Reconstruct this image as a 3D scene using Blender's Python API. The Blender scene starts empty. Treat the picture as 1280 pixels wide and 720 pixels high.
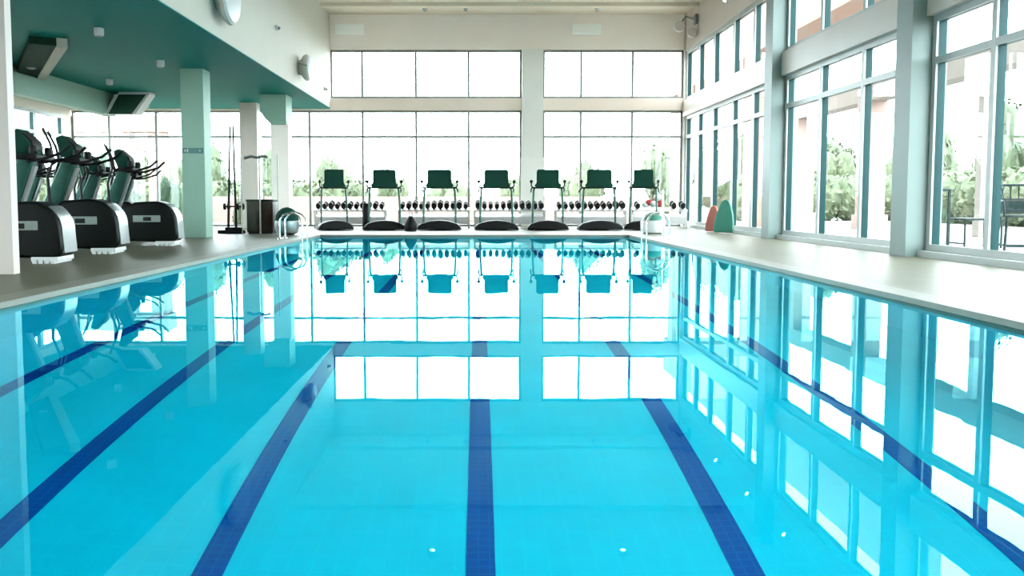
import bpy, bmesh, math, random
from mathutils import Vector, Matrix, noise
C = bpy.context.scene.collection
PI = math.pi
rnd = random.Random(7)
sc = bpy.context.scene

# ------------------------------------------------------------------ materials
def mat(name, col, rough=.5, metal=0., nscale=0., namt=.08, bump=0., bscale=40., spec=.5, emit=None, estr=0., coat=0.):
    m = bpy.data.materials.new(name); m.use_nodes = True
    nt = m.node_tree; b = nt.nodes['Principled BSDF']
    b.inputs['Base Color'].default_value = (*col, 1); b.inputs['Roughness'].default_value = rough
    b.inputs['Metallic'].default_value = metal; b.inputs['Specular IOR Level'].default_value = spec
    b.inputs['Coat Weight'].default_value = coat
    if emit: b.inputs['Emission Color'].default_value = (*emit, 1); b.inputs['Emission Strength'].default_value = estr
    tc = nt.nodes.new('ShaderNodeTexCoord')
    if nscale:
        n = nt.nodes.new('ShaderNodeTexNoise'); n.inputs['Scale'].default_value = nscale; n.inputs['Detail'].default_value = 4
        r = nt.nodes.new('ShaderNodeValToRGB')
        r.color_ramp.elements[0].position = .3; r.color_ramp.elements[1].position = .7
        r.color_ramp.elements[0].color = (*[max(0, c*(1-namt)) for c in col], 1)
        r.color_ramp.elements[1].color = (*[min(1, c*(1+namt)) for c in col], 1)
        nt.links.new(tc.outputs['Object'], n.inputs['Vector']); nt.links.new(n.outputs['Fac'], r.inputs['Fac'])
        nt.links.new(r.outputs['Color'], b.inputs['Base Color'])
    if bump:
        n = nt.nodes.new('ShaderNodeTexNoise'); n.inputs['Scale'].default_value = bscale
        bp = nt.nodes.new('ShaderNodeBump'); bp.inputs['Strength'].default_value = bump; bp.inputs['Distance'].default_value = .01
        nt.links.new(tc.outputs['Object'], n.inputs['Vector']); nt.links.new(n.outputs['Fac'], bp.inputs['Height'])
        nt.links.new(bp.outputs['Normal'], b.inputs['Normal'])
    return m

def tile_mat(name, c1, c2, grout, w, h, mortar, rough, bump=.25, off=0., msmooth=.1):
    m = bpy.data.materials.new(name); m.use_nodes = True
    nt = m.node_tree; b = nt.nodes['Principled BSDF']; b.inputs['Roughness'].default_value = rough; b.inputs['Specular IOR Level'].default_value = .18
    tc = nt.nodes.new('ShaderNodeTexCoord'); br = nt.nodes.new('ShaderNodeTexBrick')
    br.offset = off; br.inputs['Scale'].default_value = 1; br.inputs['Brick Width'].default_value = w
    br.inputs['Row Height'].default_value = h; br.inputs['Mortar Size'].default_value = mortar
    br.inputs['Mortar Smooth'].default_value = msmooth
    br.inputs['Color1'].default_value = (*c1, 1); br.inputs['Color2'].default_value = (*c2, 1); br.inputs['Mortar'].default_value = (*grout, 1)
    nz = nt.nodes.new('ShaderNodeTexNoise'); nz.inputs['Scale'].default_value = 2.2; nz.inputs['Detail'].default_value = 6
    mx = nt.nodes.new('ShaderNodeMixRGB'); mx.blend_type = 'MULTIPLY'; mx.inputs['Fac'].default_value = .22
    nt.links.new(tc.outputs['Object'], br.inputs['Vector']); nt.links.new(tc.outputs['Object'], nz.inputs['Vector'])
    nt.links.new(br.outputs['Color'], mx.inputs[1]); nt.links.new(nz.outputs['Fac'], mx.inputs[2])
    nt.links.new(mx.outputs[0], b.inputs['Base Color'])
    bp = nt.nodes.new('ShaderNodeBump'); bp.inputs['Strength'].default_value = bump; bp.inputs['Distance'].default_value = .003; bp.invert = True
    nt.links.new(br.outputs['Fac'], bp.inputs['Height']); nt.links.new(bp.outputs['Normal'], b.inputs['Normal'])
    return m

def glass_mat(name, tint=(.975, 1, .992), lo=.025, hi=.5):
    m = bpy.data.materials.new(name); m.use_nodes = True
    nt = m.node_tree; nt.nodes.clear()
    o = nt.nodes.new('ShaderNodeOutputMaterial'); t = nt.nodes.new('ShaderNodeBsdfTransparent'); g = nt.nodes.new('ShaderNodeBsdfGlossy')
    g.inputs['Roughness'].default_value = .02; t.inputs['Color'].default_value = (*tint, 1)
    lw = nt.nodes.new('ShaderNodeLayerWeight'); lw.inputs['Blend'].default_value = .5
    pw = nt.nodes.new('ShaderNodeMath'); pw.operation = 'POWER'; pw.inputs[1].default_value = 5
    f = nt.nodes.new('ShaderNodeMath'); f.operation = 'MULTIPLY_ADD'; f.inputs[1].default_value = hi; f.inputs[2].default_value = lo
    nt.links.new(lw.outputs['Facing'], pw.inputs[0]); nt.links.new(pw.outputs[0], f.inputs[0])
    x = nt.nodes.new('ShaderNodeMixShader')
    nt.links.new(f.outputs[0], x.inputs[0]); nt.links.new(t.outputs[0], x.inputs[1]); nt.links.new(g.outputs[0], x.inputs[2])
    nt.links.new(x.outputs[0], o.inputs['Surface'])
    return m

def water_mat():
    m = bpy.data.materials.new('pool_water'); m.use_nodes = True
    nt = m.node_tree; nt.nodes.clear()
    o = nt.nodes.new('ShaderNodeOutputMaterial'); g = nt.nodes.new('ShaderNodeBsdfGlass')
    g.inputs['IOR'].default_value = 1.333; g.inputs['Roughness'].default_value = 0
    g.inputs['Color'].default_value = (.40, .97, 1, 1)
    tc = nt.nodes.new('ShaderNodeTexCoord'); mp = nt.nodes.new('ShaderNodeMapping'); mp.inputs['Scale'].default_value = (1, .55, 1)
    n = nt.nodes.new('ShaderNodeTexNoise'); n.inputs['Scale'].default_value = 2.6; n.inputs['Detail'].default_value = 3
    b = nt.nodes.new('ShaderNodeBump'); b.inputs['Strength'].default_value = .5; b.inputs['Distance'].default_value = .0008
    nt.links.new(tc.outputs['Object'], mp.inputs[0]); nt.links.new(mp.outputs[0], n.inputs['Vector'])
    nt.links.new(n.outputs['Fac'], b.inputs['Height']); nt.links.new(b.outputs[0], g.inputs['Normal'])
    nt.links.new(g.outputs[0], o.inputs['Surface'])
    return m

def foliage_mat(name, c1, c2):
    m = mat(name, c1, .7)
    nt = m.node_tree; b = nt.nodes['Principled BSDF']; tc = nt.nodes['Texture Coordinate']
    n = nt.nodes.new('ShaderNodeTexNoise'); n.inputs['Scale'].default_value = 1.6; n.inputs['Detail'].default_value = 6
    r = nt.nodes.new('ShaderNodeValToRGB'); r.color_ramp.elements[0].position = .35; r.color_ramp.elements[1].position = .65
    r.color_ramp.elements[0].color = (*c1, 1); r.color_ramp.elements[1].color = (*c2, 1)
    nt.links.new(tc.outputs['Object'], n.inputs['Vector']); nt.links.new(n.outputs['Fac'], r.inputs['Fac']); nt.links.new(r.outputs['Color'], b.inputs['Base Color'])
    return m

M = dict(
    pool=tile_mat('pool_tile', (.0, .72, .94), (.0, .735, .945), (.0, .77, .95), .10, .10, .004, .35, .1),
    lane=tile_mat('lane_tile', (0.0000, 0.0566, 0.3672), (0.0000, 0.0613, 0.3917), (0.0000, 0.0942, 0.4406), .05, .05, .004, .35, .1),
    deck=tile_mat('deck_tile', (0.1251, 0.1175, 0.0787), (0.1192, 0.1130, 0.0756), (0.1040, 0.0976, 0.0656), .60, .60, .006, .42, .3),
    coping=mat('coping_stone', (0.1618, 0.1575, 0.1273), .5, nscale=6, namt=.06),
    wall=mat('wall_paint', (0.8064, 0.6764, 0.5881), .7, nscale=1.5, namt=.02),
    wallwarm=mat('far_wall_paint', (.86, .77, .70), .7, nscale=1.5, namt=.02),
    ceil=mat('ceiling_paint', (0.6899, 0.6019, 0.4828), .8, nscale=1, namt=.02),
    soffit=mat('soffit_paint', (0.0006, 0.1697, 0.1452), .6, nscale=1, namt=.03, spec=.08),
    bulk=mat('bulkhead_paint', (0.4554, 0.4431, 0.3759), .7, nscale=1, namt=.02),
    col=mat('column_paint', (0.2226, 0.3707, 0.2920), .55, nscale=2, namt=.02),
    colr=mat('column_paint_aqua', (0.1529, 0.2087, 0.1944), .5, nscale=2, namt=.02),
    colwhite=mat('column_paint_white', (0.5234, 0.4619, 0.4176), .45, nscale=2, namt=.02),
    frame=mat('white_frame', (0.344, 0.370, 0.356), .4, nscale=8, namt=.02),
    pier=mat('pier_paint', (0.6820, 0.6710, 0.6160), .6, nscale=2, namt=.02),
    teal=mat('frame_shade_teal', (0.0028, 0.0353, 0.0368), .35, nscale=8, namt=.05, spec=.15),  # shade on the white mullions' sides, put into the colour
    greyf=mat('grey_frame', (0.190, 0.201, 0.185), .4, nscale=8, namt=.03),
    glass=glass_mat('clear_glass'), water=water_mat(),
    dark=mat('dark_plastic', (0.0022, 0.0037, 0.0032), .38, nscale=20, namt=.2, spec=.18),
    black=mat('black_rubber', (0.0060, 0.0060, 0.0060), .55, nscale=20, namt=.2, spec=.18),
    dgreen=mat('dark_green_plastic', (0.0088, 0.0408, 0.0288), .7, nscale=10, namt=.1, spec=.05),
    tower=mat('green_grey_metal', (0.0193, 0.0655, 0.0501), .3, metal=.4, nscale=8, namt=.1, spec=.18),
    silver=mat('silver_plastic', (0.2082, 0.2253, 0.2210), .3, metal=.5, nscale=15, namt=.05),
    chrome=mat('chrome', (0.738, 0.774, 0.774), .12, metal=1, nscale=10, namt=.02),
    plate=mat('label_plate', (0.176, 0.210, 0.189), .4, nscale=15, namt=.05),
    yellow=mat('yellow_badge', (.55, .42, .10), .5, nscale=15, namt=.05),
    white=mat('white_plastic', (0.478, 0.495, 0.484), .4, nscale=12, namt=.02),
    brown=mat('dark_brown_wood', (0.025, 0.013, 0.009), .45, nscale=9, namt=.2, spec=.18),
    redb=mat('red_foam', (0.328, 0.073, 0.046), .6, nscale=9, namt=.08),
    greenb=mat('green_foam', (0.017, 0.151, 0.101), .6, nscale=9, namt=.08),
    redc=mat('red_cloth', (0.315, 0.025, 0.021), .8, nscale=9, namt=.1),
    steel=mat('dumbbell_steel', (.30, .32, .31), .3, metal=.9, nscale=20, namt=.05),
    rack=mat('pale_rack_metal', (0.355, 0.346, 0.328), .4, nscale=10, namt=.03),
    pave=tile_mat('outdoor_paving', (0.288, 0.274, 0.250), (0.274, 0.259, 0.240), (0.240, 0.230, 0.211), .9, .9, .01, .8, .2),
    ground=mat('pale_ground', (0.210, 0.176, 0.143), .9, nscale=.4, namt=.15),
    pink=mat('pink_stucco', (0.302, 0.214, 0.185), .85, nscale=4, namt=.05, bump=.3),
    salmon=mat('salmon_stucco', (0.319, 0.191, 0.146), .85, nscale=4, namt=.05, bump=.3),
    beige=mat('beige_stucco', (0.218, 0.193, 0.172), .85, nscale=4, namt=.05, bump=.3),
    iron=mat('dark_iron', (0.010, 0.021, 0.021), .5, metal=.3, nscale=20, namt=.1, spec=.18),
    bark=mat('bark', (.22, .17, .12), .9, nscale=8, namt=.2, bump=.5),
    leaf1=foliage_mat('leaf_pale', (0.0518, 0.0722, 0.0331), (0.0933, 0.1119, 0.0567)),
    leaf2=foliage_mat('leaf_mid', (0.0298, 0.0484, 0.0185), (0.0630, 0.0818, 0.0346)),
    leaf3=foliage_mat('leaf_dark', (0.0156, 0.0455, 0.0208), (0.0351, 0.0858, 0.0351)),
    lamp=mat('lamp_glow', (.9, .9, .9), .4, emit=(1, .98, .94), estr=25),
    panel=mat('vent_white', (.90, .90, .86), .4, nscale=12, namt=.02),
    sign=mat('sign_teal', (.05, .16, .15), .4, nscale=12, namt=.05),
)

# ------------------------------------------------------------------ mesh builder
class MB:
    def __init__(s): s.b = bmesh.new()
    def box(s, x0, x1, y0, y1, z0, z1, m=None, bev=0.):
        t = bmesh.new(); bmesh.ops.create_cube(t, size=1)
        for v in t.verts: v.co = Vector(((x0+x1)/2+v.co.x*(x1-x0), (y0+y1)/2+v.co.y*(y1-y0), (z0+z1)/2+v.co.z*(z1-z0)))
        if bev: bmesh.ops.bevel(t, geom=t.edges[:], offset=bev, segments=2, affect='EDGES', profile=.6)
        s._add(t, m); return s
    def _add(s, t, m=None):
        if m is not None: t.transform(m)
        me = bpy.data.meshes.new('t'); t.to_mesh(me); t.free(); s.b.from_mesh(me); bpy.data.meshes.remove(me)
    def tube(s, pts, r, n=8, closed=False, flat=1.):
        pts = [Vector(p) for p in pts]; N = len(pts); rings = []
        rr = r if isinstance(r, (list, tuple)) else [r]*N
        up = None
        for i, p in enumerate(pts):
            a = pts[i-1] if (i or closed) else p; b = pts[(i+1) % N] if (i < N-1 or closed) else p
            d = (b-a).normalized()
            if up is None: up = Vector((0, 0, 1)) if abs(d.z) < .9 else Vector((1, 0, 0))
            u = (up - d*up.dot(d)).normalized(); w = d.cross(u); up = u
            rings.append([s.b.verts.new(p + (u*math.cos(2*PI*k/n)*flat + w*math.sin(2*PI*k/n))*rr[i]) for k in range(n)])
        for i in range(N if closed else N-1):
            A, B = rings[i], rings[(i+1) % N]
            for k in range(n): s.b.faces.new((A[k], A[(k+1) % n], B[(k+1) % n], B[k]))
        if not closed: s.b.faces.new(rings[0][::-1]); s.b.faces.new(rings[-1])
        return s
    def lathe(s, prof, n=20, axis='z', c=(0, 0, 0)):
        c = Vector(c); rings = []
        for r, z in prof:
            ring = []
            for k in range(n):
                a = 2*PI*k/n; p = Vector((r*math.cos(a), r*math.sin(a), z))
                if axis == 'x': p = Vector((z, r*math.cos(a), r*math.sin(a)))
                if axis == 'y': p = Vector((r*math.sin(a), z, r*math.cos(a)))
                ring.append(s.b.verts.new(p+c))
            rings.append(ring)
        for A, B in zip(rings, rings[1:]):
            for k in range(n): s.b.faces.new((A[k], A[(k+1) % n], B[(k+1) % n], B[k]))
        s.b.faces.new(rings[0][::-1]); s.b.faces.new(rings[-1]); return s
    def prism(s, pts, a0, a1, axis='y', bev=0., m=None):
        """closed outline pts (u,v) extruded along axis: y -> (u,y,v), x -> (x,u,v), z -> (u,v,z)"""
        t = bmesh.new()
        def P(u, v, a): return {'y': (u, a, v), 'x': (a, u, v), 'z': (u, v, a)}[axis]
        A = [t.verts.new(P(u, v, a0)) for u, v in pts]; B = [t.verts.new(P(u, v, a1)) for u, v in pts]; n = len(pts)
        t.faces.new(A); t.faces.new(B[::-1])
        for i in range(n): t.faces.new((A[i], B[i], B[(i+1) % n], A[(i+1) % n]))
        bmesh.ops.recalc_face_normals(t, faces=t.faces[:])
        if bev:
            ed = [e for e in t.edges if (e.verts[0] in A and e.verts[1] in A) or (e.verts[0] in B and e.verts[1] in B)]
            bmesh.ops.bevel(t, geom=ed, offset=bev, segments=3, affect='EDGES', profile=.6)
        s._add(t, m); return s
    def ball(s, c, r, sub=2, sq=(1, 1, 1)):
        t = bmesh.new(); bmesh.ops.create_icosphere(t, subdivisions=sub, radius=1)
        for v in t.verts: v.co = Vector((c[0]+v.co.x*r*sq[0], c[1]+v.co.y*r*sq[1], c[2]+v.co.z*r*sq[2]))
        s._add(t); return s
    def obj(s, name, m, parent=None, smooth=True, ang=40):
        bmesh.ops.recalc_face_normals(s.b, faces=s.b.faces[:])
        me = bpy.data.meshes.new(name); s.b.to_mesh(me); s.b.free()
        me.materials.append(M[m] if isinstance(m, str) else m)
        if smooth:
            for p in me.polygons: p.use_smooth = True
            me.set_sharp_from_angle(angle=math.radians(ang))
        o = bpy.data.objects.new(name, me); C.objects.link(o)
        if parent: o.parent = parent
        return o

def tag(o, label=None, cat=None, group=None, kind=None):
    if label: o['label'] = label
    if cat: o['category'] = cat
    if group: o['group'] = group
    if kind: o['kind'] = kind
    return o
def thing(name, label, cat, loc=(0, 0, 0), rz=0, group=None):
    o = bpy.data.objects.new(name, None); C.objects.link(o); o.location = loc; o.rotation_euler = (0, 0, rz)
    return tag(o, label, cat, group)
def struct(o): o['kind'] = 'structure'; return o
def dup(root, loc, rz, label=None, group=None, scale=None):
    r = root.copy(); C.objects.link(r); r.location = loc; r.rotation_euler = (0, 0, rz)
    if scale: r.scale = scale
    if label: r['label'] = label
    if group: r['group'] = group
    for ch in list(root.children):
        c = ch.copy(); C.objects.link(c); c.parent = r
        for g in list(ch.children):
            d = g.copy(); C.objects.link(d); d.parent = c
    return r
def arc(cx, cz, r, a0, a1, n=10):
    return [(cx+r*math.cos(a0+(a1-a0)*i/n), cz+r*math.sin(a0+(a1-a0)*i/n)) for i in range(n+1)]

# ------------------------------------------------------------------ dimensions (metres)
XL, XR = -3.87, 3.68          # pool sides
YN, YF = .7, 20.45            # pool ends
DZ = .05                      # deck level above the water
WX = 6.6                      # glazed wall
WY = 27.0                     # far wall
CZ = 6.75                     # hall ceiling
BX = -4.7                     # bulkhead face
SZ = 3.82                     # gym soffit
GX = -13.0                    # gym outer wall
YB = -4.0                     # wall behind the camera

# ------------------------------------------------------------------ floor, pool
b = MB()
b.box(GX-.3, XL, YB-.2, WY+.3, -.25, DZ); b.box(XR, WX+.2, YB-.2, WY+.3, -.25, DZ)
b.box(XL, XR, YF, WY+.3, -.25, DZ); b.box(XL, XR, YB-.2, YN, -.25, DZ)
struct(b.obj('floor', 'deck', smooth=False))
b = MB(); w = .28; e = .004
b.box(XL-w, XL+.02, YN-w, YF+w, DZ-.05, DZ+e, bev=.006); b.box(XR-.02, XR+w, YN-w, YF+w, DZ-.05, DZ+e, bev=.006)
b.box(XL, XR, YF-.02, YF+w, DZ-.05, DZ+e, bev=.006); b.box(XL, XR, YN-w, YN+.02, DZ-.05, DZ+e, bev=.006)
struct(b.obj('pool_coping', 'coping', smooth=False))
basin = MB(); PD = -1.6
basin.box(XL-.2, XR+.2, YN-.2, YF+.2, PD-.15, PD)
basin.box(XL-.2, XL, YN-.2, YF+.2, PD, 0.0); basin.box(XR, XR+.2, YN-.2, YF+.2, PD, 0.0)
basin.box(XL, XR, YF, YF+.2, PD, 0.0); basin.box(XL, XR, YN-.2, YN, PD, 0.0)
basin = struct(basin.obj('pool_basin', 'pool', smooth=False))
for x in (-3.05, -2.06, -1.11, 0.01, 1.11, 2.22):
    MB().box(x-.062, x+.062, YN+.3, YF-1.2, PD, PD+.004).obj('lane_line', 'lane', basin, smooth=False)
b = MB(); v = [b.b.verts.new(p) for p in ((XL, YN, 0), (XR, YN, 0), (XR, YF, 0), (XL, YF, 0))]; b.b.faces.new(v)
wo = b.obj('pool_water', 'water', smooth=False)
if wo.data.polygons[0].normal.z < 0: wo.data.flip_normals()
tag(wo, 'still clear turquoise water filling the swimming pool and mirroring the windows', 'water', kind='stuff')

# ------------------------------------------------------------------ shell
def seg_windows(n, horiz, u0, u1, z0, z1, mull, rail, plane, side):
    """window: frame + webs (teal as painted shade on side walls) + one pane mesh. horiz 'x' = far wall, 'y' = glazed side wall"""
    root = bpy.data.objects.new('window_%d' % n, None); C.objects.link(root); struct(root)
    fr, tl, gl = MB(), MB(), MB()
    ft = .035 if horiz == 'x' else .05
    us = [u0+ft] + list(mull) + [u1-ft]
    def put(mb, ua, ub, d0, d1, za, zb):
        if horiz == 'x': mb.box(ua, ub, plane+d0, plane+d1, za, zb)
        else: mb.box(plane+side*d0, plane+side*d1, ua, ub, za, zb) if side > 0 else mb.box(plane+side*d1, plane+side*d0, ua, ub, za, zb)
    for i, u in enumerate(us):
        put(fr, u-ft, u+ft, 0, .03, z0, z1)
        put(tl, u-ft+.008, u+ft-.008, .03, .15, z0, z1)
    for z in [z0+ft] + list(rail) + [z1-ft]:
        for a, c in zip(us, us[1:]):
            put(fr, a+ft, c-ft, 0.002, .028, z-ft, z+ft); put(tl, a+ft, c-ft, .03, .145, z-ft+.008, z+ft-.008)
    put(gl, u0+.02, u1-.02, .088, .092, z0+.02, z1-.02)
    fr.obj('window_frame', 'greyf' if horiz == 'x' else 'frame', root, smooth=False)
    tl.obj('frame_web', 'greyf' if horiz == 'x' else 'teal', root, smooth=False)  # side-wall webs are coloured teal to stand in for mullion shade
    gl.obj('glass_pane', 'glass', root, smooth=False)
    return root
FM = [-3.70, -1.99, -.31]; FMR = [3.27, 4.91]
P0, P1 = 1.38, 2.05
# far wall: beams, header and piers around the openings
b = MB()
b.box(BX, WX+.2, WY, WY+.3, 5.66, CZ+.3)
struct(b.obj('wall_far', 'wallwarm', smooth=False))
b = MB()
b.box(GX-.3, WX+.2, WY-.04, WY+.28, 3.75, 4.13)
struct(b.obj('trim_1', 'wall', smooth=False))
b = MB(); b.box(GX-.3, BX, WY, WY+.3, 4.13, CZ+.3)
struct(b.obj('wall_far_gym', 'wall', smooth=False))
b = MB(); b.box(P0, P1, WY-.16, WY+.3, DZ, 5.66); b.box(P0-.03, P1+.03, WY-.2, WY-.16, DZ, 2.25, bev=.01)
struct(b.obj('column_far', 'pier', smooth=False))
b = MB(); b.box(6.52, WX+.2, WY-.05, WY+.3, DZ, CZ)
struct(b.obj('column_corner', 'colwhite', smooth=False))
seg_windows(1, 'x', -4.72, P0, 4.13, 5.66, FM, [], WY+.05, 1)
seg_windows(2, 'x', P1, 6.52, 4.13, 5.66, FMR, [], WY+.05, 1)
seg_windows(3, 'x', -7.15, P0, DZ, 3.75, [-5.40]+FM, [2.92], WY+.05, 1)
seg_windows(4, 'x', P1, 6.52, DZ, 3.75, FMR, [2.92], WY+.05, 1)
seg_windows(5, 'x', GX, -7.15, DZ, 3.75, [-11.8, -10.3, -8.75], [2.92], WY+.05, 1)
# glazed side wall
b = MB()
b.box(WX-.1, WX+.2, YB, WY, 3.55, 4.05); b.box(WX-.04, WX+.2, YB, WY, 5.6, CZ+.3)
struct(b.obj('wall_right', 'colwhite', smooth=False))
b = MB(); b.box(WX-.12, WX+.22, YB, WY, DZ, DZ+.09)
struct(b.obj('baseboard_right', 'frame', smooth=False))
cols = [(.55, 1.05), (6.45, 6.95), (12.38, 12.85), (18.25, 18.72)]
for k, (a, c) in enumerate(cols):
    nb = MB(); nb.box(6.30, WX+.22, a, c, DZ, CZ)
    struct(nb.obj('column_right_%s' % ('rear', 'near', 'middle', 'far')[k], 'colr', smooth=False))
bays = [(YB, .55, [-2.5, -1]), (1.05, 6.45, [2.85, 4.65]), (6.95, 12.38, [7.3+.0, 9.2, 10.92]), (12.85, 18.25, [14.61, 16.41]), (18.72, WY, [20.42, 22.05, 23.88, 25.46])]
n = 6
for a, c, m_ in bays:
    seg_windows(n, 'y', a, c, DZ+.09, 3.55, m_, [2.9], WX, 1); n += 1
    seg_windows(n, 'y', a, c, 4.05, 5.6, m_, [], WX, 1); n += 1
# ceilings, bulkhead, other walls
b = MB(); b.box(BX-.1, WX+.2, YB-.2, WY+.3, CZ, CZ+.25)
b.box(BX, WX, WY-1.6, WY-1.35, CZ-.10, CZ); b.box(BX, WX, 20.3, 20.6, CZ-.12, CZ); b.box(BX, WX, 13.8, 14.1, CZ-.12, CZ); b.box(BX, WX, 7.2, 7.5, CZ-.12, CZ)
struct(b.obj('ceiling', 'ceil', smooth=False))
b = MB(); b.box(BX-.25, BX, YB, WY, SZ, CZ)
struct(b.obj('wall_bulkhead', 'bulk', smooth=False))
b = MB(); b.box(GX-.3, BX-.002, YB, WY, SZ-.02, SZ+.25)
struct(b.obj('ceiling_gym', 'soffit', smooth=False))
b = MB(); b.box(-10.3, -10.02, YB, 23.4, 3.2, SZ)
struct(b.obj('ceiling_beam', 'col', smooth=False))
b = MB(); b.box(GX-.3, WX+.2, YB-.3, YB, DZ-.05, CZ+.25)
struct(b.obj('wall_rear', 'wall', smooth=False))
b = MB(); b.box(GX-.3, GX, YB, WY, 3.55, SZ); b.box(GX-.3, GX, YB, WY, DZ, .35)
for y in (YB+.2, 5, 12, 19, WY-.2): b.box(GX-.28, GX, y-.25, y+.25, .35, 3.55)
struct(b.obj('wall_left', 'wall', smooth=False))
k = [YB+.2, 5, 12, 19, WY-.2]
for i in range(4):
    seg_windows(16+i, 'y', k[i]+.25, k[i+1]-.25, .35, 3.55, [k[i]+(k[i+1]-k[i])*f for f in (.25, .5, .75)], [2.9], GX, -1)
# left columns
def column(nm, x0, x1, y0, y1, z1, m='col'):
    q = MB(); q.box(x0, x1, y0, y1, DZ, z1, bev=.008); o = struct(q.obj(nm, m, smooth=False)); return o
c0 = column('column_left_near', -6.25, -5.20, 9.37, 9.50, SZ, 'colwhite')
c1 = column('column_left_middle', -6.62, -6.11, 18.85, 19.35, SZ)
c2 = column('column_left_far', -7.14, -6.62, 25.3, 25.8, SZ, 'colwhite')
q = MB(); q.box(-5.77, -5.28, 23.5, 23.95, DZ, 3.05, bev=.008); c3 = struct(q.obj('column_left_window', 'wallwarm', smooth=False))
q = MB(); q.prism([(-6.02, SZ-.02), (-5.3, SZ-.02), (-5.3, 2.98), (-5.72, 2.98), (-5.9, 3.15), (-6.02, 3.35)], 23.35, 24.1, 'y'); q.obj('column_head', 'col', c3, smooth=False)
q = MB(); q.box(-6.60, -6.13, 18.835, 18.849, 1.93, 2.05); s_ = q.obj('sign_strip', 'sign', c1, smooth=False); s_['label'] = 'dark sign strip with pale marks'
q = MB(); q.box(-6.55, -6.52, 18.825, 18.834, 1.97, 2.01); q.box(-6.49, -6.47, 18.825, 18.834, 1.955, 2.03); q.box(-6.22, -6.19, 18.825, 18.834, 1.975, 2.0)
q.obj('sign_marks', 'white', s_, smooth=False)
# beam crossing the gym
b = MB(); b.box(-10.02, -9.2, 23.3, 23.7, 3.45, SZ)
struct(b.obj('ceiling_crossbeam', 'col', smooth=False))

# slanted panels hanging below the gym ceiling
t = thing('ceiling_cassette', 'dark teal rectangular cassette with one pale edge, set diagonally on the gym ceiling', 'ceiling panel', (-8.85, 17.35, SZ-.02), math.atan2(15.43-19.5, -7.6+10.1))
q = MB(); q.box(-2.35, 2.35, -.42, .02, -.14, 0, bev=.01); q.obj('cassette_body', 'dgreen', t, smooth=False)
q = MB(); q.box(-2.38, 2.38, .02, .20, -.17, 0, bev=.01); q.obj('pale_edge', 'bulk', t, smooth=False)
q = MB(); q.lathe([(.09, -.14), (.09, -.16), (.06, -.18), (.02, -.18)], 18, 'z', (-.6, -.2, 0)); q.obj('round_grille', 'silver', t)
q = MB()
t = thing('slanted_ceiling_box', 'teal slanted box with a pale rim at the far end of the gym ceiling beam', 'ceiling panel', (0, 0, 0))
q.prism([(-10.0, 3.22), (-9.35, 3.22), (-8.95, 3.74), (-9.7, 3.74)], 22.9, 23.28, 'y'); q.obj('box_body', 'tower', t, smooth=False)
q = MB(); q.prism([(-9.35, 3.22), (-9.25, 3.22), (-8.87, 3.74), (-8.95, 3.74)], 22.87, 23.29, 'y')
q.prism([(-9.7, 3.74), (-8.87, 3.74), (-8.87, 3.80), (-9.7, 3.80)], 22.87, 23.29, 'y'); q.prism([(-10.08, 3.22), (-10.0, 3.22), (-9.7, 3.74), (-9.79, 3.74)], 22.87, 23.29, 'y')
q.obj('pale_rim', 'white', t, smooth=False)

# bulkhead fixtures
def bulk_light(y, z, r, label):
    t = thing('mounted_floodlight', label, 'light', (BX+.012, y, z))
    q = MB(); q.lathe([(r*.55, 0), (r*.6, .06), (r*.9, .12), (r, .18), (r*.98, .24)], 28, 'x'); q.obj('housing', 'bulk', t)
    q = MB(); q.lathe([(r*.93, .235), (r*.9, .27), (r*.6, .31), (r*.2, .325)], 28, 'x'); q.obj('lens', 'white', t)
    q = MB(); q.tube([(.035, -r*1.0, r*.2), (.15, -r*1.05, r*.1), (.26, -r*.98, 0)], .02, 8); q.obj('bracket', 'silver', t)
bulk_light(15.4, 4.62, .58, 'large round white floodlight on the bulkhead at the top of the picture')
bulk_light(22.3, 4.36, .34, 'smaller round white floodlight low on the bulkhead nearer the far windows')
def sensor(loc, label, d=(1, 0, 0)):
    t = thing('wall_sensor', label, 'sensor', loc)
    q = MB(); q.box(0, .05, -.07, .07, -.05, .05, bev=.01); q.obj('base', 'white', t)
    q = MB(); q.ball((.07, 0, -.01), .04, 2); q.obj('eye', 'silver', t); return t
sensor((BX, 19.8, 4.88), 'small white sensor between the two floodlights on the bulkhead')
sensor((BX, 25.9, 4.28), 'tiny grey sensor at the far lower corner of the bulkhead')
# vents on far wall
for x, lab in ((-4.08, 'white oblong wall vent high on the left of the far wall'), (3.42, 'white oblong wall vent high on the right of the far wall')):
    t = thing('wall_vent', lab, 'vent', (x, WY, 6.28))
    q = MB(); q.box(-.45, .45, -.08, 0, -.17, .17, bev=.03); q.obj('vent_frame', 'panel', t)
    q = MB()
    for k_ in range(6): q.box(-.38, .38, -.10, -.07, -.13+k_*.046, -.105+k_*.046)
    q.obj('louvres', 'panel', t, smooth=False)
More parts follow.
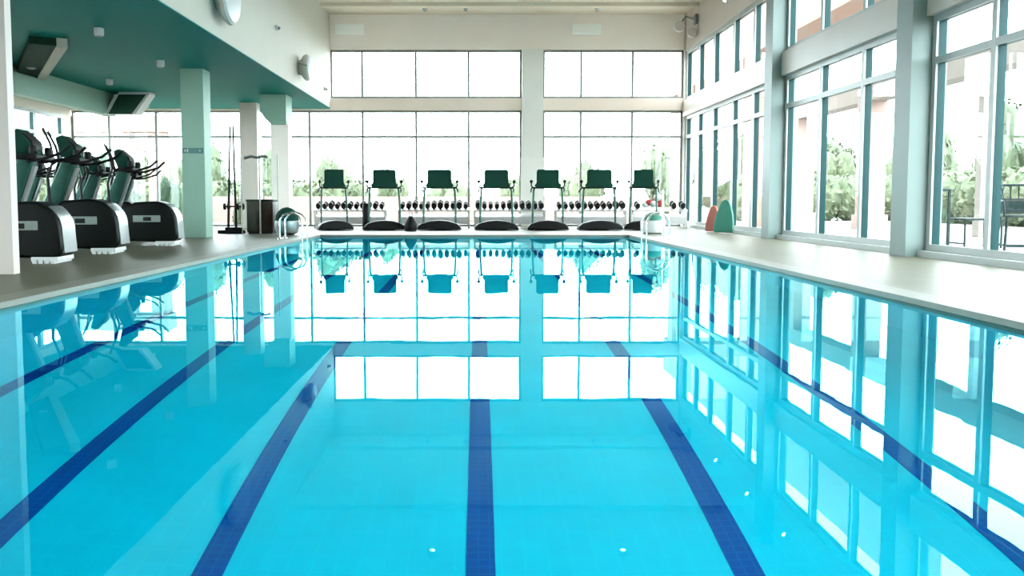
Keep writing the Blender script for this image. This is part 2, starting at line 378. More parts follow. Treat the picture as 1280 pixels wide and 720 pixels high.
# ceiling downlights of the hall
def downlight(loc, label, r=.09, glow=True, group=None):
    t = thing('ceiling_light', label, 'light', loc, 0, group)
    q = MB(); q.lathe([(r, 0), (r, -.10), (r*.85, -.13), (r*.7, -.13)], 20); q.obj('can', 'white', t)
    q = MB(); q.lathe([(r*.62, -.125), (r*.55, -.14), (r*.2, -.15)], 20); q.obj('lamp_lens', 'lamp' if glow else 'silver', t)
    return t
for x, y, lab in ((-.98, 17.6, 'left'), (3.1, 17.6, 'right')):
    downlight((x, y, CZ), '%s one of the two lit ceiling downlights mirrored in the near water' % lab, .09)
for x, y, lab in ((-1.62, 25.9, 'small ceiling light by the far wall, leftmost of three'), (-.38, 25.9, 'small ceiling light by the far wall, middle of three'), (3.6, 25.9, 'small ceiling light by the far wall, rightmost of three')):
    downlight((x, y, CZ), lab, .07, False)
for x, y, lab in ((-6.45, 14.5, 'round fitting on the gym ceiling nearest the camera'), (-6.65, 17.8, 'round fitting on the gym ceiling just before the middle column'), (-8.9, 20.5, 'round fitting on the gym ceiling by the far slanted box')):
    downlight((x, y, SZ-.02), lab, .08, False)
# spots on the side wall
for y in (10.2, 14.9, 17.0, 19.4, 22.0):
    t = thing('wall_spotlight', 'small lit spotlight fixed high on the glazed side wall', 'light', (WX-.06, y, 6.1), 0, 'spotlights along the top of the glazed wall')
    q = MB(); q.box(-.03, .02, -.05, .05, -.05, .05, bev=.01); q.obj('mount_plate', 'white', t)
    q = MB(); q.tube([(-.03, 0, 0), (-.13, 0, -.03)], .02, 8); q.tube([(-.09, 0, .02), (-.20, 0, -.08)], .055, 14); q.obj('lamp_head', 'white', t)
    q = MB(); q.tube([(-.20, 0, -.08), (-.212, 0, -.091)], .045, 14); q.obj('lamp_lens', 'lamp', t)
t = thing('corner_floodlight', 'white twin-headed floodlight on an arm in the far right ceiling corner', 'light', (WX-.085, 25.6, 6.3))
q = MB(); q.box(-.04, .03, -.15, .15, -.15, .15, bev=.02); q.tube([(0, 0, 0), (-.3, 0, .08), (-.45, 0, -.12)], .03, 8); q.obj('arm', 'silver', t)
for dx, dz, rr in ((-.50, -.22, .17), (-.12, -.40, .15)):
    q = MB(); q.lathe([(rr*.4, .16), (rr*.8, .08), (rr, -.08), (rr*.9, -.12)], 16, 'y', (dx, 0, dz)); q.obj('lamp_head', 'colwhite', t)

# ------------------------------------------------------------------ elliptical trainer (rear housing towards the pool = +x)
def make_elliptical(ts=0.):
    t = thing('elliptical_trainer', '', 'elliptical trainer')
    # rear housing: rounded hump
    out = [(-1.05, .10), (-.06, .06)] + arc(-.17, .22, .17, -.9, .2, 5) + [(-.02, .42)] + arc(-.42, .42, .40, .05, PI*.55, 9) + [(-.75, .80), (-.95, .68), (-1.10, .40), (-1.12, .2)]
    q = MB(); q.prism(out, -.27, .27, 'y', bev=.05); hs = q.obj('rear_housing', 'dark', t)
    q = MB(); band = arc(-.42, .42, .412, .0, PI*.30, 8) + arc(-.42, .42, .395, PI*.30, 0, 8)
    band = [(.012, .14)] + band[:9] + band[9:] + [(-.03, .14)]
    q.prism(band, -.22, .22, 'y', bev=.01)
    q.obj('silver_band', 'silver', hs)
    q = MB(); q.box(-.78, -.30, -.286, -.268, .44, .56, bev=.01); p = q.obj('side_plate', 'plate', hs)
    q = MB(); q.box(-.60, -.46, -.293, -.284, .46, .53, bev=.006); q.obj('plate_mark', 'black', p)
    # feet
    for x in (-.22, -1.7):
        q = MB()
        for k_ in range(4 if x > -1 else 1): q.box(x-.16+k_*.075, x-.10+k_*.075, -.30, .30, 0, .05, bev=.012)
        q.box(x-.18, x+.16, -.28, .28, .03, .09, bev=.012); q.obj('foot', 'white', t)
    # base rail
    q = MB(); q.box(-1.85, -.9, -.09, .09, .07, .2, bev=.02); q.prism([(-1.9, .05), (-1.4, .05), (-1.25, .35), (-1.5, .42), (-1.8, .3)], -.16, .16, 'y', bev=.03); q.obj('base_rail', 'dark', t)
    T = Matrix.Translation((ts, 0, 0))   # how far back the tower leans over the housing
    q = MB(); q.prism([(-1.60, .3), (-1.30, .3), (-.96, 1.28), (-.88, 1.5), (-1.02, 1.54), (-1.14, 1.34)], -.09, .09, 'y', bev=.025); q.b.transform(T); q.obj('tower', 'tower', t)
    q = MB(); q.prism([(-1.28, .35), (-1.24, .35), (-.915, 1.28), (-.955, 1.28)], -.05, .05, 'y'); q.b.transform(T); q.obj('tower_trim', 'silver', t)
    # console: display, side pods, tray
    q = MB(); q.prism([(-1.10, 1.44), (-.88, 1.42), (-.93, 1.60), (-1.08, 1.76), (-1.17, 1.72)], -.19, .19, 'y', bev=.03); q.b.transform(T); cn = q.obj('console', 'dgreen', t)
    q = MB(); q.box(-1.08, -.80, -.30, .30, 1.36, 1.42, bev=.02)
    for yy in (-.24, .24): q.lathe([(.035, 1.41), (.05, 1.46), (.05, 1.52), (.04, 1.54)], 12, 'z', (-.86, yy, 0))
    q.b.transform(T); q.obj('bottle_tray', 'black', t)
    q = MB(); q.prism([(-.88, 1.50), (-.905, 1.61), (-1.04, 1.725), (-1.05, 1.715), (-.925, 1.60), (-.895, 1.50)], -.15, .15, 'y'); q.b.transform(T); q.obj('screen', 'black', cn)
    # fixed handlebar
    for s in (-1, 1):
        q = MB(); q.tube([(-1.0, s*.05, 1.36), (-.95, s*.2, 1.34), (-.75, s*.27, 1.36), (-.5, s*.28, 1.44), (-.38, s*.26, 1.55)], .02, 8); q.b.transform(T); q.obj('handlebar', 'black', t)
    # moving arms
    for s, sh in ((-1, .07), (1, -.07)):
        q = MB(); q.tube([(-1.2+sh, s*.33, .35), (-1.28+sh, s*.34, .8), (-1.30+sh, s*.33, 1.15), (-1.22+sh, s*.31, 1.4), (-1.26+sh, s*.30, 1.62), (-1.36+sh, s*.29, 1.85)], [.028, .028, .022, .02, .019, .019], 8)
        q.tube([(-1.22+sh, s*.31, 1.4), (-1.05+sh, s*.30, 1.37), (-.85+sh, s*.29, 1.45)], .019, 8)
        q.b.transform(T); q.obj('moving_arm', 'black', t)
        q = MB(); q.tube([(-1.2+sh, s*.30, .36), (-.98, s*.33, .36+s*.05)], .03, 8); q.box(-1.2, -.93, s*.33-.07, s*.33+.07, .40+s*.05, .45+s*.05, bev=.02); q.obj('pedal_arm', 'black', t)
    return t
def place_el(ts, loc, rz, label, group=None, sc_=(1, 1, 1)):
    o = make_elliptical(ts); o.location = loc; o.rotation_euler = (0, 0, rz); o.scale = sc_; o['label'] = label
    if group: o['group'] = group
    return o
G1 = 'elliptical trainers beside the pool deck'
el = place_el(.52, (-5.47, 11.25, DZ), .10, 'dark elliptical trainer with yellow badge, nearest the near left column', G1)
q = MB(); q.prism([(-.70, .17), (-.60, .14), (-.56, .19), (-.58, .26), (-.66, .27)], -.30, -.268, 'y'); q.obj('yellow_badge', 'yellow', el)
place_el(.30, (-5.60, 13.3, DZ), .12, 'dark elliptical trainer with the tallest housing, middle of the front row of three', G1, (1.08, 1.05, 1.04))
e3 = place_el(.05, (-5.52, 15.6, DZ), .12, 'dark elliptical trainer at the far end of the front row, before the middle column', G1)
for x, y, lab in ((-7.0, 17.7, 'back-row elliptical trainer whose console shows just behind the last front-row console'), (-7.55, 16.0, 'back-row elliptical trainer seen between the consoles of the two nearest machines'), (-7.25, 20.0, 'back-row elliptical trainer just left of the middle column'), (-8.6, 18.4, 'back-row elliptical trainer farthest to the left, by the outer windows'), (-8.9, 21.4, 'back-row elliptical trainer farthest towards the far windows')):
    dup(e3, (x, y, DZ), .12, lab, 'elliptical trainers in the back row')

# ------------------------------------------------------------------ treadmill facing the pool (front = -y)
def make_treadmill():
    t = thing('treadmill', '', 'treadmill', group='treadmills lined up across the far pool deck')
    q = MB()
    prof = [(-.62, .02), (-.60, .10), (-.50, .19), (-.25, .26), (0, .28), (.25, .26), (.50, .19), (.60, .10), (.62, .02)]
    q.prism(prof, -.1, .5, 'y', bev=.05); q.obj('motor_hood', 'black', t)
    q = MB(); q.box(-.34, .34, .5, 1.75, .06, .17, bev=.02); q.obj('deck', 'dark', t)
    q = MB(); q.box(-.25, .25, .5, 1.70, .171, .178); q.obj('belt', 'black', t)
    for s in (-1, 1):
        q = MB(); q.box(s*.3-.04, s*.3+.04, .5, 1.78, .17, .2, bev=.01); q.obj('side_rail', 'silver', t)
        q = MB(); q.tube([(s*.46, .35, .15), (s*.45, .38, .7), (s*.43, .42, 1.12), (s*.40, .40, 1.2)], .032, 8); q.obj('upright', 'tower', t)
        q = MB(); q.tube([(s*.40, .36, 1.20), (s*.47, .42, 1.20), (s*.5, .6, 1.15), (s*.5, .95, 1.08)], .022, 8)
        q.tube([(s*.44, .38, 1.2), (s*.50, .36, 1.24), (s*.50, .34, 1.34)], .02, 8); q.ball((s*.50, .33, 1.37), .05, 2); q.obj('handrail', 'black', t)
    q = MB(); q.prism([(-.36, 1.20), (.36, 1.20), (.40, 1.26), (.34, 1.34), (.34, 1.66), (.30, 1.71), (-.30, 1.71), (-.34, 1.66), (-.34, 1.34), (-.40, 1.26)], .30, .40, 'y', bev=.02); cn = q.obj('console', 'dgreen', t)
    q = MB(); q.box(-.27, .27, .40, .41, 1.36, 1.66); q.obj('screen', 'black', cn)
    q = MB(); q.box(-.48, .48, .32, .40, 1.17, 1.215, bev=.01); q.obj('console_bar', 'black', t)
    return t
tm = make_treadmill()
spots = [(-3.98, .30, .80, 'leftmost of the row of treadmills, narrow console turned away'), (-2.62, .12, .96, 'treadmill second from the left in the row, left of centre'), (-1.10, .0, 1.0, 'treadmill third from the left in the row, wide dark console'), (.51, 0, 1.0, 'treadmill in the middle of the row, just left of the far wall pier'), (1.95, -.05, .94, 'treadmill in front of the right edge of the far wall pier'), (3.42, 0, 1.02, 'treadmill second from the right in the row'), (4.58, -.25, .82, 'rightmost of the row of treadmills, behind the right pool ladder')]
for i, (x, rz, sx, lab) in enumerate(spots):
    if i == 0: tm.location = (x, 23.5, DZ); tm.rotation_euler = (0, 0, rz); tm.scale = (sx, 1, 1); tm['label'] = lab
    else: dup(tm, (x, 23.5, DZ), rz, lab, scale=(sx, 1, 1))
# upright dark bags between treadmills
for x, h_, lab in ((-3.28, .75, 'dark upright punch bag between the two leftmost treadmills'),):
    t = thing('foam_roller', 'tall dark foam roller standing between the two leftmost treadmills', 'foam roller', (x, 24.6, DZ))
    q = MB(); q.lathe([(.10, 0), (.115, .02), (.115, h_-.02), (.10, h_)], 16); q.obj('roller_body', 'black', t)
    q = MB(); q.lathe([(.05, h_-.004), (.05, h_+.004)], 12); q.obj('core', 'silver', t)
t = thing('gym_bag', 'dark slouched gym bag on the floor between the second and third treadmills', 'bag', (-1.86, 23.12, DZ))
q = MB(); q.lathe([(.15, 0), (.18, .05), (.17, .2), (.11, .32), (.05, .40), (.03, .41)], 16); o = q.obj('bag_body', 'black', t); 
q = MB(); q.tube([(-.05, 0, .4), (-.05, 0, .5), (.05, 0, .5), (.05, 0, .4)], .012, 6); q.obj('bag_handle', 'black', t)

# ------------------------------------------------------------------ dumbbell racks
def make_rack(w):
    t = thing('dumbbell_rack', '', 'dumbbell rack', group='dumbbell racks under the far windows')
    q = MB()
    q.prism([(-.22, .50), (.16, .58), (.16, .62), (-.22, .54)], -w/2, w/2, 'x'); q.obj('top_tray', 'rack', t, smooth=False)
    q = MB(); q.prism([(-.20, .12), (.20, .18), (.20, .42), (-.20, .34)], -w/2+.02, w/2-.02, 'x'); q.obj('lower_tray', 'rack', t, smooth=False)
    for s in (-1, 1):
        q = MB(); q.box(s*(w/2-.04)-.03, s*(w/2-.04)+.03, -.25, .28, 0, .05, bev=.01); q.box(s*(w/2-.04)-.03, s*(w/2-.04)+.03, .1, .17, .05, .6, bev=.01); q.box(s*(w/2-.04)-.025, s*(w/2-.04)+.025, -.2, -.14, .05, .53, bev=.01); q.obj('rack_leg', 'rack', t)
    return t
racks = [(-3.9, 'leftmost pale dumbbell rack, behind the two leftmost treadmills'), (-1.35, 'pale dumbbell rack behind the third treadmill from the left'), (.95, 'pale dumbbell rack standing just left of the far wall pier'), (3.42, 'pale dumbbell rack behind the second treadmill from the right'), (5.52, 'rightmost pale dumbbell rack, with the red and white towels on it')]
r0 = make_rack(2.2); first = True
for x, lab in racks:
    if first: r0.location = (x, 25.7, DZ); r0['label'] = lab; first = False
    else: dup(r0, (x, 25.7, DZ), 0, lab, scale=(.75, 1, 1) if x > 5 else (1, 1, 1))
def make_dumbbell(s):
    t = thing('dumbbell', '', 'dumbbell')
    for e_ in (-1, 1):
        q = MB(); q.lathe([(.085*s, e_*.07), (.10*s, e_*.09), (.10*s, e_*.16), (.085*s, e_*.18)], 6, 'y'); q.obj('weight_head', 'black', t, smooth=False)
    q = MB(); q.lathe([(.02, -.07), (.02, .07)], 8, 'y'); q.obj('grip', 'steel', t)
    t.rotation_euler = (0, 0, 0); return t
proto = None
for ri, (x, lab) in enumerate(racks):
    w = 2.2*(.75 if x > 5 else 1); nd = 11 if x < 5 else 6
    nm = ['on the leftmost rack', 'on the rack second from the left', 'on the rack left of the far wall pier', 'on the rack second from the right', 'on the rightmost rack'][ri]
    for k_ in range(nd):
        if ri == 4 and k_ in (1, 2, 3): continue
        s = .7+.24*rnd.random()
        L = (x-w/2+.14+(w-.28)*k_/(nd-1), 25.67, DZ+.60+.125*s)
        if proto is None: proto = make_dumbbell(1.0); d = proto; d.location = L
        else: d = dup(proto, L, 0)
        d.scale = (s, 1, s*1.4); d.rotation_euler = (.2, 0, 0)
        d['label'] = 'black hexagonal dumbbell ' + nm; d['group'] = 'dumbbells ' + nm
# towels on the right rack
t = thing('towel_pile', 'red and white towels heaped on the rightmost dumbbell rack', 'towels', (5.32, 25.60, DZ+.665))
for nm, mt, pts in (('red_towel', 'redc', ((-.14, 0, .10), (.10, .02, .2), (.2, 0, .08))), ('white_towel', 'white', ((-.22, .02, .05), (0, -.06, .06), (.12, -.05, .26)))):
    q = MB()
    for p in pts: q.ball(p, .13, 2, (1, .7, .8))
    o = q.obj(nm, mt, t)
    for v in o.data.vertices: v.co += Vector((0, 0, 1))*0.03*noise.noise(v.co*14)
# cable / pole stand
t = thing('bar_stand', 'pair of tall dark poles on a low black stand, between two left columns', 'stand', (-6.2, 21.3, DZ))
for a_, c_ in (((-.14, 0, .1), (-.05, 0, 2.7)), ((.06, 0, .1), (.02, .02, 2.72))):
    q = MB(); q.tube([a_, c_], [.035, .022], 10); q.obj('pole', 'black', t)
q = MB(); q.box(-.36, .25, -.2, .2, 0, .09, bev=.02); q.box(-.2, .2, -.12, .12, .09, .16, bev=.02); q.obj('stand_base', 'black', t)
q = MB(); q.tube([(-.25, 0, .68), (.28, 0, .68)], .02, 8)
for x in (-.22, -.12, .12, .24): q.lathe([(.06, x-.03), (.085, x-.02), (.085, x+.02), (.06, x+.03)], 10, 'x', (0, 0, .68))
q.obj('weight_bar', 'black', t)
# dark bin
t = thing('waste_bin', 'tall dark brown waste bin beside the left far column', 'bin', (-5.50, 21.4, DZ))
q = MB(); q.box(-.33, .33, -.25, .25, .03, .80, bev=.015); q.obj('bin_body', 'brown', t)
q = MB(); q.box(-.345, .345, -.265, .265, .80, .86, bev=.012); q.obj('bin_lid', 'black', t)
q = MB(); q.box(-.30, .30, -.22, .22, 0, .03); q.obj('plinth', 'black', t)
q = MB(); q.box(.0, .012, -.256, -.252, .05, .79); q.obj('door_seam', 'rack', t)
# glass screen beside the bin
t = thing('glass_screen', 'tall clear glass screen standing around the dark brown bin', 'glass screen', (-5.45, 21.0, DZ))
for x0, x1, y0, y1 in ((-.44, -.02, 0, .012), (.02, .44, 0, .012)):
    q = MB(); q.box(x0, x1, y0, y1, .02, 1.95); q.obj('glass_panel', 'glass', t, smooth=False)
q = MB(); q.box(-.46, -.44, -.01, .02, 0, 1.98); q.box(-.015, .015, -.01, .02, 0, 1.98); q.box(.44, .46, -.01, .02, 0, 1.98); q.obj('edge_strip', 'frame', t, smooth=False)
q = MB(); q.tube([(-.36, -.02, 1.88), (-.2, -.03, 1.93), (-.05, -.03, 1.89), (.1, -.03, 1.93), (.22, -.02, 1.9)], .035, 8); o = q.obj('top_clamp', 'silver', t)
# rounded seat / ball beside it
t = thing('balance_ball', 'dark green half-ball on a pale grey base beside the brown bin', 'exercise ball', (-4.62, 20.3, DZ))
q = MB(); q.lathe([(.16, 0), (.26, .06), (.30, .2), (.29, .34), (.2, .40)], 24); q.obj('base', 'silver', t)
q = MB(); q.lathe([(.28, .34), (.27, .45), (.22, .56), (.13, .64), (.03, .67)], 24); q.obj('dome', 'dgreen', t)

# ------------------------------------------------------------------ pool ladders (rails run across the pool edge)
def ladder(x, y, sx, label, h_=.62):
    t = thing('pool_ladder', label, 'pool ladder', (x, y, 0))
    for dy in (-.25, .25):
        pts = [(sx*.42, dy, DZ)] + [(sx*.42, dy, .3)] + [(sx*(.18+.24*math.cos(a)), dy, h_-.24+.24*math.sin(a)) for a in [PI*k_/8 for k_ in range(9)]] + [(-sx*.06, dy, .2), (-sx*.06, dy, -.35), (-sx*.06, dy, -1.0)]
        q = MB(); q.tube(pts, .021, 10); q.obj('handrail', 'chrome', t)
        q = MB(); q.lathe([(.05, DZ+.003), (.045, DZ+.02), (.03, DZ+.025)], 14, 'z', (sx*.42, dy, 0)); q.obj('floor_flange', 'chrome', t)
    for z in (-.2, -.5, -.8):
        q = MB(); q.box(-sx*.06-.04, -sx*.06+.04, -.23, .23, z-.015, z+.015, bev=.008); q.obj('step', 'chrome', t)
ladder(3.66, 18.2, 1, 'chrome pool ladder with arched rails on the right far edge of the pool')
ladder(-3.85, 18.3, -1, 'chrome pool ladder with arched rails on the left edge of the pool')
t = thing('depth_pole', 'thin upright chrome pole beside the right pool ladder', 'pole', (4.12, 18.8, DZ))
q = MB(); q.lathe([(.018, .0), (.018, 1.05), (.01, 1.07)], 10); q.obj('pole_shaft', 'chrome', t)
q = MB(); q.lathe([(.06, 0), (.05, .02), (.02, .03)], 14); q.obj('pole_base', 'chrome', t)
t = thing('round_step_trainer', 'dark green domed balance trainer behind the right pool ladder', 'balance trainer', (4.42, 21.3, DZ))
q = MB(); q.lathe([(.26, .0), (.31, .03), (.31, .30), (.29, .33)], 24); q.obj('base', 'white', t)
q = MB(); q.lathe([(.29, .32), (.26, .42), (.17, .49), (.03, .52)], 24); q.obj('dome', 'greenb', t)

# kickboards against the glazing
def board(loc, ry, w, h_, m, label, rz):
    t = MB(); pts = [(-w/2, 0.02), (-w*.42, 0), (w*.42, 0), (w/2, .02)]
    pts += [(w/2, h_*.30), (w*.43, h_*.55), (w*.30, h_*.80), (w*.18, h_*.95), (w*.06, h_), (-w*.06, h_), (-w*.18, h_*.95), (-w*.30, h_*.80), (-w*.43, h_*.55), (-w/2, h_*.30)]
    t.prism(pts, -.04, .04, 'y', bev=.02); o = t.obj('swim_board', m); o.location = loc; o.rotation_euler = (ry, 0, rz)
    return tag(o, label, 'swim board')
board((6.22, 21.35, DZ+.02), -.16, .52, .84, 'greenb', 'large green rounded swim board leaning by the glazed wall', -.75)
board((6.16, 22.15, DZ+.02), -.12, .42, .68, 'redb', 'red rounded swim board leaning behind the green one', -.95)

# ------------------------------------------------------------------ outdoors
b = MB(); b.box(WX+.25, 30, -20, 45, -.2, .02); b.box(-30, WX+.25, WY+.35, 45, -.2, .02)
struct(b.obj('patio_paving', 'pave', smooth=False))
b = MB(); b.box(WX+.2, 160, -60, 200, -.5, -.03); b.box(-160, GX-.3, -60, 200, -.5, -.03); b.box(GX-.3, WX+.2, WY+.3, 200, -.5, -.03); b.box(GX-.3, WX+.2, -60, YB-.3, -.5, -.03)
struct(b.obj('outdoor_ground', 'ground', smooth=False))
def pcol(nm, x, y, w, z1, m, label, group, z0=.02):
    t = thing(nm, label, 'column', (x, y, 0), 0, group)
    q = MB(); q.box(-w/2, w/2, -w/2, w/2, z0, z1, bev=.01); q.obj('shaft', m, t, smooth=False)
    q = MB(); q.box(-w*.62, w*.62, -w*.62, w*.62, z0, .45, bev=.02); q.obj('plinth', m, t, smooth=False)
pcol('porch_column', 11.9, 25.6, .62, 3.85, 'pink', 'pink stucco porch column outside, just left of the near right column', 'porch columns outside the glazed wall')
pcol('porch_column', 11.9, 31.0, .62, 3.85, 'pink', 'pink stucco porch column outside the glazing, farther along the terrace', 'porch columns outside the glazed wall')
pcol('porch_column', 11.9, 19.9, .22, 3.85, 'beige', 'slim beige porch post outside behind the dark metal bench', 'porch columns outside the glazed wall')
b = MB(); b.box(11.6, 12.2, 12, 31.3, 3.85, 4.4)
tag(b.obj('porch_beam', 'beige', smooth=False), 'long beige porch beam outside, above the terrace furniture', 'beam')
b = MB(); b.box(8.9, 9.9, 17.5, 40, 5.65, 7.2); b.box(9.9, 14, 38, 40, 5.65, 7.2)
for y in (28.2, 39): b.box(8.95, 9.75, y-.4, y+.4, .02, 5.65) if y < 30 else b.box(8.95, 9.75, y-.4, y+.4, .02, 5.65)
tag(b.obj('salmon_portal', 'salmon', smooth=False), 'salmon stucco portal with a high beam outside the clerestory windows', 'portal')
for x, lab in ((-13.6, 'left'), (-12.3, 'right')):
    pcol('stucco_pillar', x, 32.5, .6, 3.5, 'pink', '%s of the two pink pillars outside behind the elliptical trainers' % lab, 'pink pillars outside the far gym windows')
b = MB(); b.box(-30, -11.9, 32.1, 32.9, 3.5, 4.1)
tag(b.obj('stucco_lintel', 'pink', smooth=False), 'pink stucco lintel across the pillars outside the gym windows', 'lintel')
b = MB(); b.box(-12, 6.5, 33.5, 34.0, -.05, 1.05)
tag(b.obj('garden_wall', 'pink', smooth=False), 'low pink garden wall outside behind the treadmills', 'garden wall')

# trees and hedges: crowns of real leaves
def crown_mesh(name, seed, n_blob, n_leaf, leaf, m):
    r = random.Random(seed); q = MB(); cs = []
    for i in range(n_blob):
        a = r.random()*2*PI; d = r.random()**.6
        cs.append((Vector((math.cos(a)*d*.62, math.sin(a)*d*.62, .28+.5*r.random()*(1-.4*d))), .28+.16*r.random()))
    for c, rr in cs: q.ball(c, rr*.86, 2)
    for v in q.b.verts:
        v.co += v.co.normalized()*.05*noise.noise(v.co*5+Vector((seed, 0, 0)))
    for i in range(n_leaf):
        c, rr = r.choice(cs); d = Vector((r.gauss(0, 1), r.gauss(0, 1), r.gauss(0, 1))).normalized()
        p = c + d*rr*(.82+.28*r.random()); u = d.orthogonal().normalized(); u = (Matrix.Rotation(r.random()*6.28, 3, d) @ u); w = d.cross(u)
        t = (d*(r.random()-.5)*1.4 + w).normalized(); s = leaf*(.6+.8*r.random())
        vs = [q.b.verts.new(p+k_) for k_ in (-u*s*.5, t*s, u*s*.5, -t*s*.6)]; q.b.faces.new(vs)
    me = bpy.data.meshes.new(name); q.b.to_mesh(me); q.b.free(); me.materials.append(M[m]); return me
crowns = [crown_mesh('crown', s, 9, 1500, .055, m) for s, m in ((1, 'leaf1'), (2, 'leaf2'), (3, 'leaf1'), (4, 'leaf3'), (5, 'leaf2'))]
def trunk_mesh():
    q = MB(); q.tube([(0, 0, 0), (.02, 0, .3), (0, .02, .6)], [.05, .04, .03], 8); q.tube([(0, 0, .28), (.2, .05, .55)], [.03, .015], 6); q.tube([(0, 0, .3), (-.18, -.06, .55)], [.03, .015], 6)
    o = q.obj('trunk', 'bark'); me = o.data; bpy.data.objects.remove(o); return me
trunk = trunk_mesh()
def tree(name, x, y, w, h_, k, label, group, low=0.):
    t = thing(name, label, 'tree' if name != 'garden_shrub' else 'shrub', (x, y, -.03), rnd.random()*6, group); t.scale = (w*((.5 if name == 'garden_tree' else .56) if name != 'garden_shrub' else 1),)*2 + (h_,)
    o = bpy.data.objects.new('foliage', crowns[k]); C.objects.link(o); o.parent = t; o.location = (0, 0, low)
    o = bpy.data.objects.new('trunk', trunk); C.objects.link(o); o.parent = t
    return t
i = 0
for x, y, w, h_, k, lab in ((-24, 44, 4.5, 4.2, 1, 'mid green tree outside at the far left, seen past the near left column'), (-20, 43, 4, 3.8, 3, 'dark green tree outside behind the middle elliptical console'), (-16.6, 42, 3.6, 3.9, 1, 'mid green tree outside behind the last elliptical console'), (-13.2, 41, 3.2, 3.4, 4, 'mid green tree outside, seen between the middle left column and the tall poles'), (-10.4, 42, 3.2, 3.6, 0, 'pale green tree outside behind the column with the wide head'), (-7.6, 43, 2.8, 3.1, 2, 'pale green tree outside behind the leftmost treadmill'), (-5.0, 46, 3, 2.6, 0, 'pale green tree outside behind the second treadmill from the left'), (-1.6, 50, 3.4, 2.2, 2, 'low pale tree outside behind the third treadmill from the left'), (2.4, 49, 3.2, 2.4, 0, 'low pale tree outside behind the far wall pier'), (6.0, 47, 3.6, 3.1, 2, 'pale green tree outside behind the second treadmill from the right'), (9.6, 45, 4.2, 3.9, 0, 'tall pale green tree outside behind the rightmost treadmill')):
    tree('garden_tree', x, y, w, h_, k, lab, 'trees beyond the far windows')
for x, y, w, h_, k, lab in ((13.2, 44, 3.8, 4.3, 2, 'pale green tree outside behind the red and green swim boards'), (17.6, 42.5, 4, 4.2, 0, 'pale green tree outside in the window between the two right columns'), (20.5, 38.3, 4, 4.2, 2, 'pale green tree outside behind the near right column'), (21.6, 34, 4.2, 4.6, 4, 'mid green tree outside above the low terrace bench'), (22.6, 29.6, 4.4, 5.0, 2, 'tall pale green tree outside above the terrace armchair at the right edge')):
    tree('terrace_tree', x, y, w, h_, k, lab, 'trees beyond the terrace')
for x, y, w, h_, k, lab in ((-12.95, 30.6, .8, 2.2, 3, 'dark green shrub outside left of the pink pillars, by the gym glass'), (-10.75, 29.6, .7, 2.1, 3, 'dark green shrub outside just left of the middle column'), (-11.95, 29.0, .5, 1.9, 3, 'dark green shrub outside seen just above the last front-row housing'), (-8.4, 31.0, .7, 1.6, 4, 'mid green shrub outside between the tall poles and the column')):
    tree('garden_shrub', x, y, w, h_, k, lab, None, -.15)
def hedge(nm, x, y, L, rz, h_, w, label, seed, m='leaf1'):
    r = random.Random(seed); q = MB(); t = thing(nm, label, 'hedge', (x, y, -.03), rz)
    n_ = int(L/.8)
    for i_ in range(n_): q.ball((-L/2+L*(i_+.5)/n_, 0, h_*.5), 1, 2, (.62, w/2, h_*(.46+.08*r.random())))
    for v in q.b.verts: v.co += Vector((1, 1, 1))*.12*noise.noise(v.co*2.3)
    for _ in range(int(L*150)):
        a = r.random()*PI; p = Vector((r.uniform(-L/2, L/2), -w/2*math.cos(a)*1.02, h_*.5+h_*.5*math.sin(a)*(1 if r.random() < .5 else -1)))
        d = Vector((r.gauss(0, 1), r.gauss(0, 1), r.gauss(0, 1))).normalized(); u = d.orthogonal().normalized(); s = .09+.12*r.random()
        q.b.faces.new([q.b.verts.new(p+k_) for k_ in (-u*s*.5, d*s, u*s*.5, -d*s*.6)])
    q.obj('foliage', m, t); q = MB()
    for i_ in range(0, n_, 2): q.tube([(-L/2+L*(i_+.5)/n_, 0, 0), (-L/2+L*(i_+.5)/n_, 0, h_*.5)], .05, 6)
    q.obj('stems', 'bark', t)
hedge('terrace_hedge', 18.2, 23, 22, PI/2, 2.0, 1.6, 'long pale green hedge outside along the edge of the terrace', 5)
hedge('lawn_hedge', 14.6, 36.4, 7, 0, 2.0, 1.6, 'pale green hedge outside at the far end of the terrace', 6)
hedge('back_hedge', -16, 38.5, 22, 0, 1.8, 1.5, 'mid green hedge outside beyond the pink pillars', 7, 'leaf2')
# terrace furniture
t = thing('high_table', 'tall slim dark metal table outside beside the near right column', 'table', (7.74, 14.7, .02))
q = MB(); q.box(-.35, .35, -.3, .3, 1.02, 1.06, bev=.008); q.obj('table_top', 'iron', t)
for sx in (-1, 1):
    for sy in (-1, 1):
        q = MB(); q.box(sx*.33-.018, sx*.33+.018, sy*.27-.018, sy*.27+.018, 0, 1.02); q.obj('leg', 'iron', t)
t = thing('low_bench', 'low dark metal bench outside on the terrace', 'bench', (9.1, 15.4, .02))
q = MB()
for k_ in range(6): q.box(-.36, .36, -.3+k_*.1, -.22+k_*.1, .50, .54, bev=.006)
q.obj('seat_slats', 'iron', t)
for sx in (-1, 1):
    for sy in (-1, 1):
        q = MB(); q.tube([(sx*.33, sy*.26, 0), (sx*.33, sy*.26, .5)], .02, 6); q.obj('leg', 'iron', t)
    q = MB(); q.tube([(sx*.33, -.26, .08), (sx*.33, .26, .08)], .016, 6); q.obj('stretcher', 'iron', t)
t = thing('terrace_chair', 'dark ornate metal armchair outside at the right edge of the terrace', 'chair', (8.35, 12.9, .02), -.35)
q = MB(); q.box(-.28, .28, -.25, .25, .60, .64, bev=.015); q.obj('seat', 'iron', t)
q = MB(); q.tube([(-.27, .25, .62), (-.28, .30, 1.02), (-.22, .31, 1.10), (.22, .31, 1.10), (.28, .30, 1.02), (.27, .25, .62)], .02, 8)
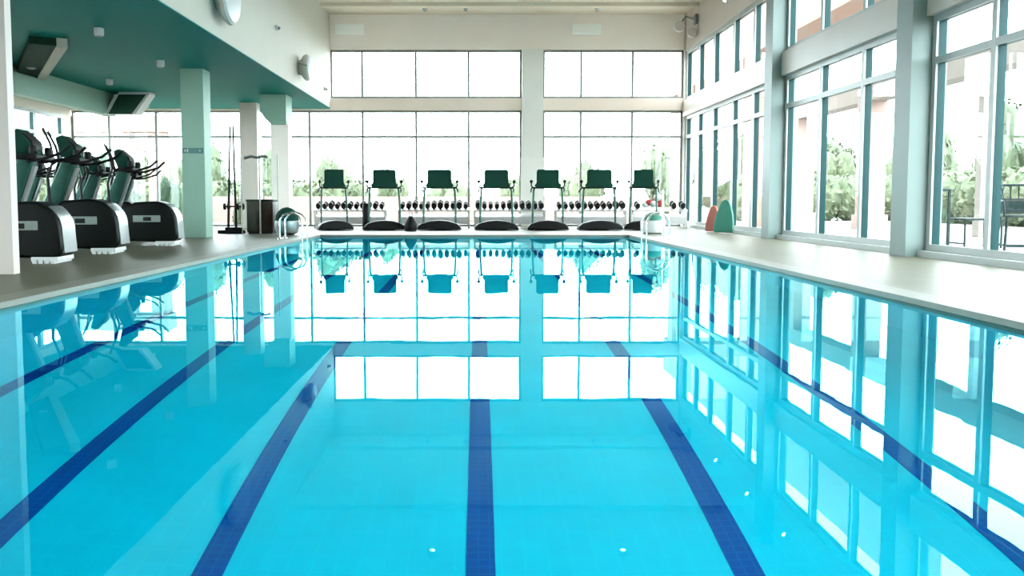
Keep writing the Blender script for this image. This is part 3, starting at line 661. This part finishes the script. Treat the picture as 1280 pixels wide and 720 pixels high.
q.tube([(-.27, .28, .88), (.27, .28, .88)], .016, 6)
for k_ in range(5): q.tube([(-.2+k_*.1, .28, .88), (-.24+k_*.12, .30, 1.09)], .010, 6); q.tube([(-.24+k_*.12, .28, .88), (-.2+k_*.1, .30, 1.09)], .010, 6)
q.box(-.25, .25, .265, .285, .66, .86); q.obj('backrest', 'iron', t)
for s in (-1, 1):
    q = MB(); q.tube([(s*.28, .27, .85), (s*.31, 0, .86), (s*.31, -.22, .84), (s*.29, -.23, .62)], .018, 8); q.obj('armrest', 'iron', t)
    for sy in (-1, 1):
        q = MB(); q.tube([(s*.25, sy*.22, .62), (s*.29, sy*.28, 0)], .02, 8); q.obj('leg', 'iron', t)
q = MB(); q.tube([(-.27, -.25, .16), (.27, -.25, .16)], .014, 6); q.tube([(-.27, .25, .16), (.27, .25, .16)], .014, 6); q.obj('foot_ring', 'iron', t)
t = thing('terrace_plant', 'small dark leafy plant in a low trough outside beside the bench', 'plant', (8.95, 16.6, .02))
q = MB(); q.box(-.55, .30, -.15, .15, 0.0, .40, bev=.02); q.obj('trough', 'beige', t)
q = MB(); rr = random.Random(3)
for k_ in range(90):
    a = rr.random()*6.28; p = Vector((rr.uniform(-.5, .28), rr.uniform(-.14, .14), .42)); d = Vector((math.cos(a)*.5, math.sin(a)*.5, .7+rr.random())).normalized(); l = .12+.22*rr.random(); w = d.orthogonal()*.035
    v = [q.b.verts.new(c) for c in (p, p+d*l*.5+w, p+d*l, p+d*l*.5-w)]; q.b.faces.new(v)
q.obj('leaves', 'leaf3', t)

# ------------------------------------------------------------------ light: bright overcast sky
W = bpy.data.worlds.new('sky'); sc.world = W; W.use_nodes = True
bg = W.node_tree.nodes['Background']; bg.inputs[0].default_value = (.84, .94, 1, 1); bg.inputs[1].default_value = 18
sc.cycles.max_bounces = 14; sc.cycles.diffuse_bounces = 6; sc.cycles.glossy_bounces = 6; sc.cycles.transmission_bounces = 10; sc.cycles.transparent_max_bounces = 16
sc.cycles.caustics_refractive = True; sc.cycles.caustics_reflective = True; sc.cycles.sample_clamp_indirect = 12; sc.cycles.blur_glossy = .3
sc.cycles.use_denoising = True
try: sc.cycles.denoiser = 'OPENIMAGEDENOISE'
except Exception: pass
v = sc.view_settings; v.view_transform = 'Standard'; v.look = 'None'; v.exposure = 0; v.gamma = 1; v.use_curve_mapping = False

# ------------------------------------------------------------------ camera
cd = bpy.data.cameras.new('camera'); cam = bpy.data.objects.new('camera', cd); C.objects.link(cam); sc.camera = cam
F = 1050.; cd.sensor_width = 36; cd.lens = F/1280*36; cd.sensor_fit = 'HORIZONTAL'
cam.location = (0, 0, .87); cam.rotation_euler = (math.radians(90-3.8), 0, 0)
cd.shift_x = (640-598)/1280; cd.shift_y = (321-360)/1280
cd.clip_end = 500; cd.clip_start = .05
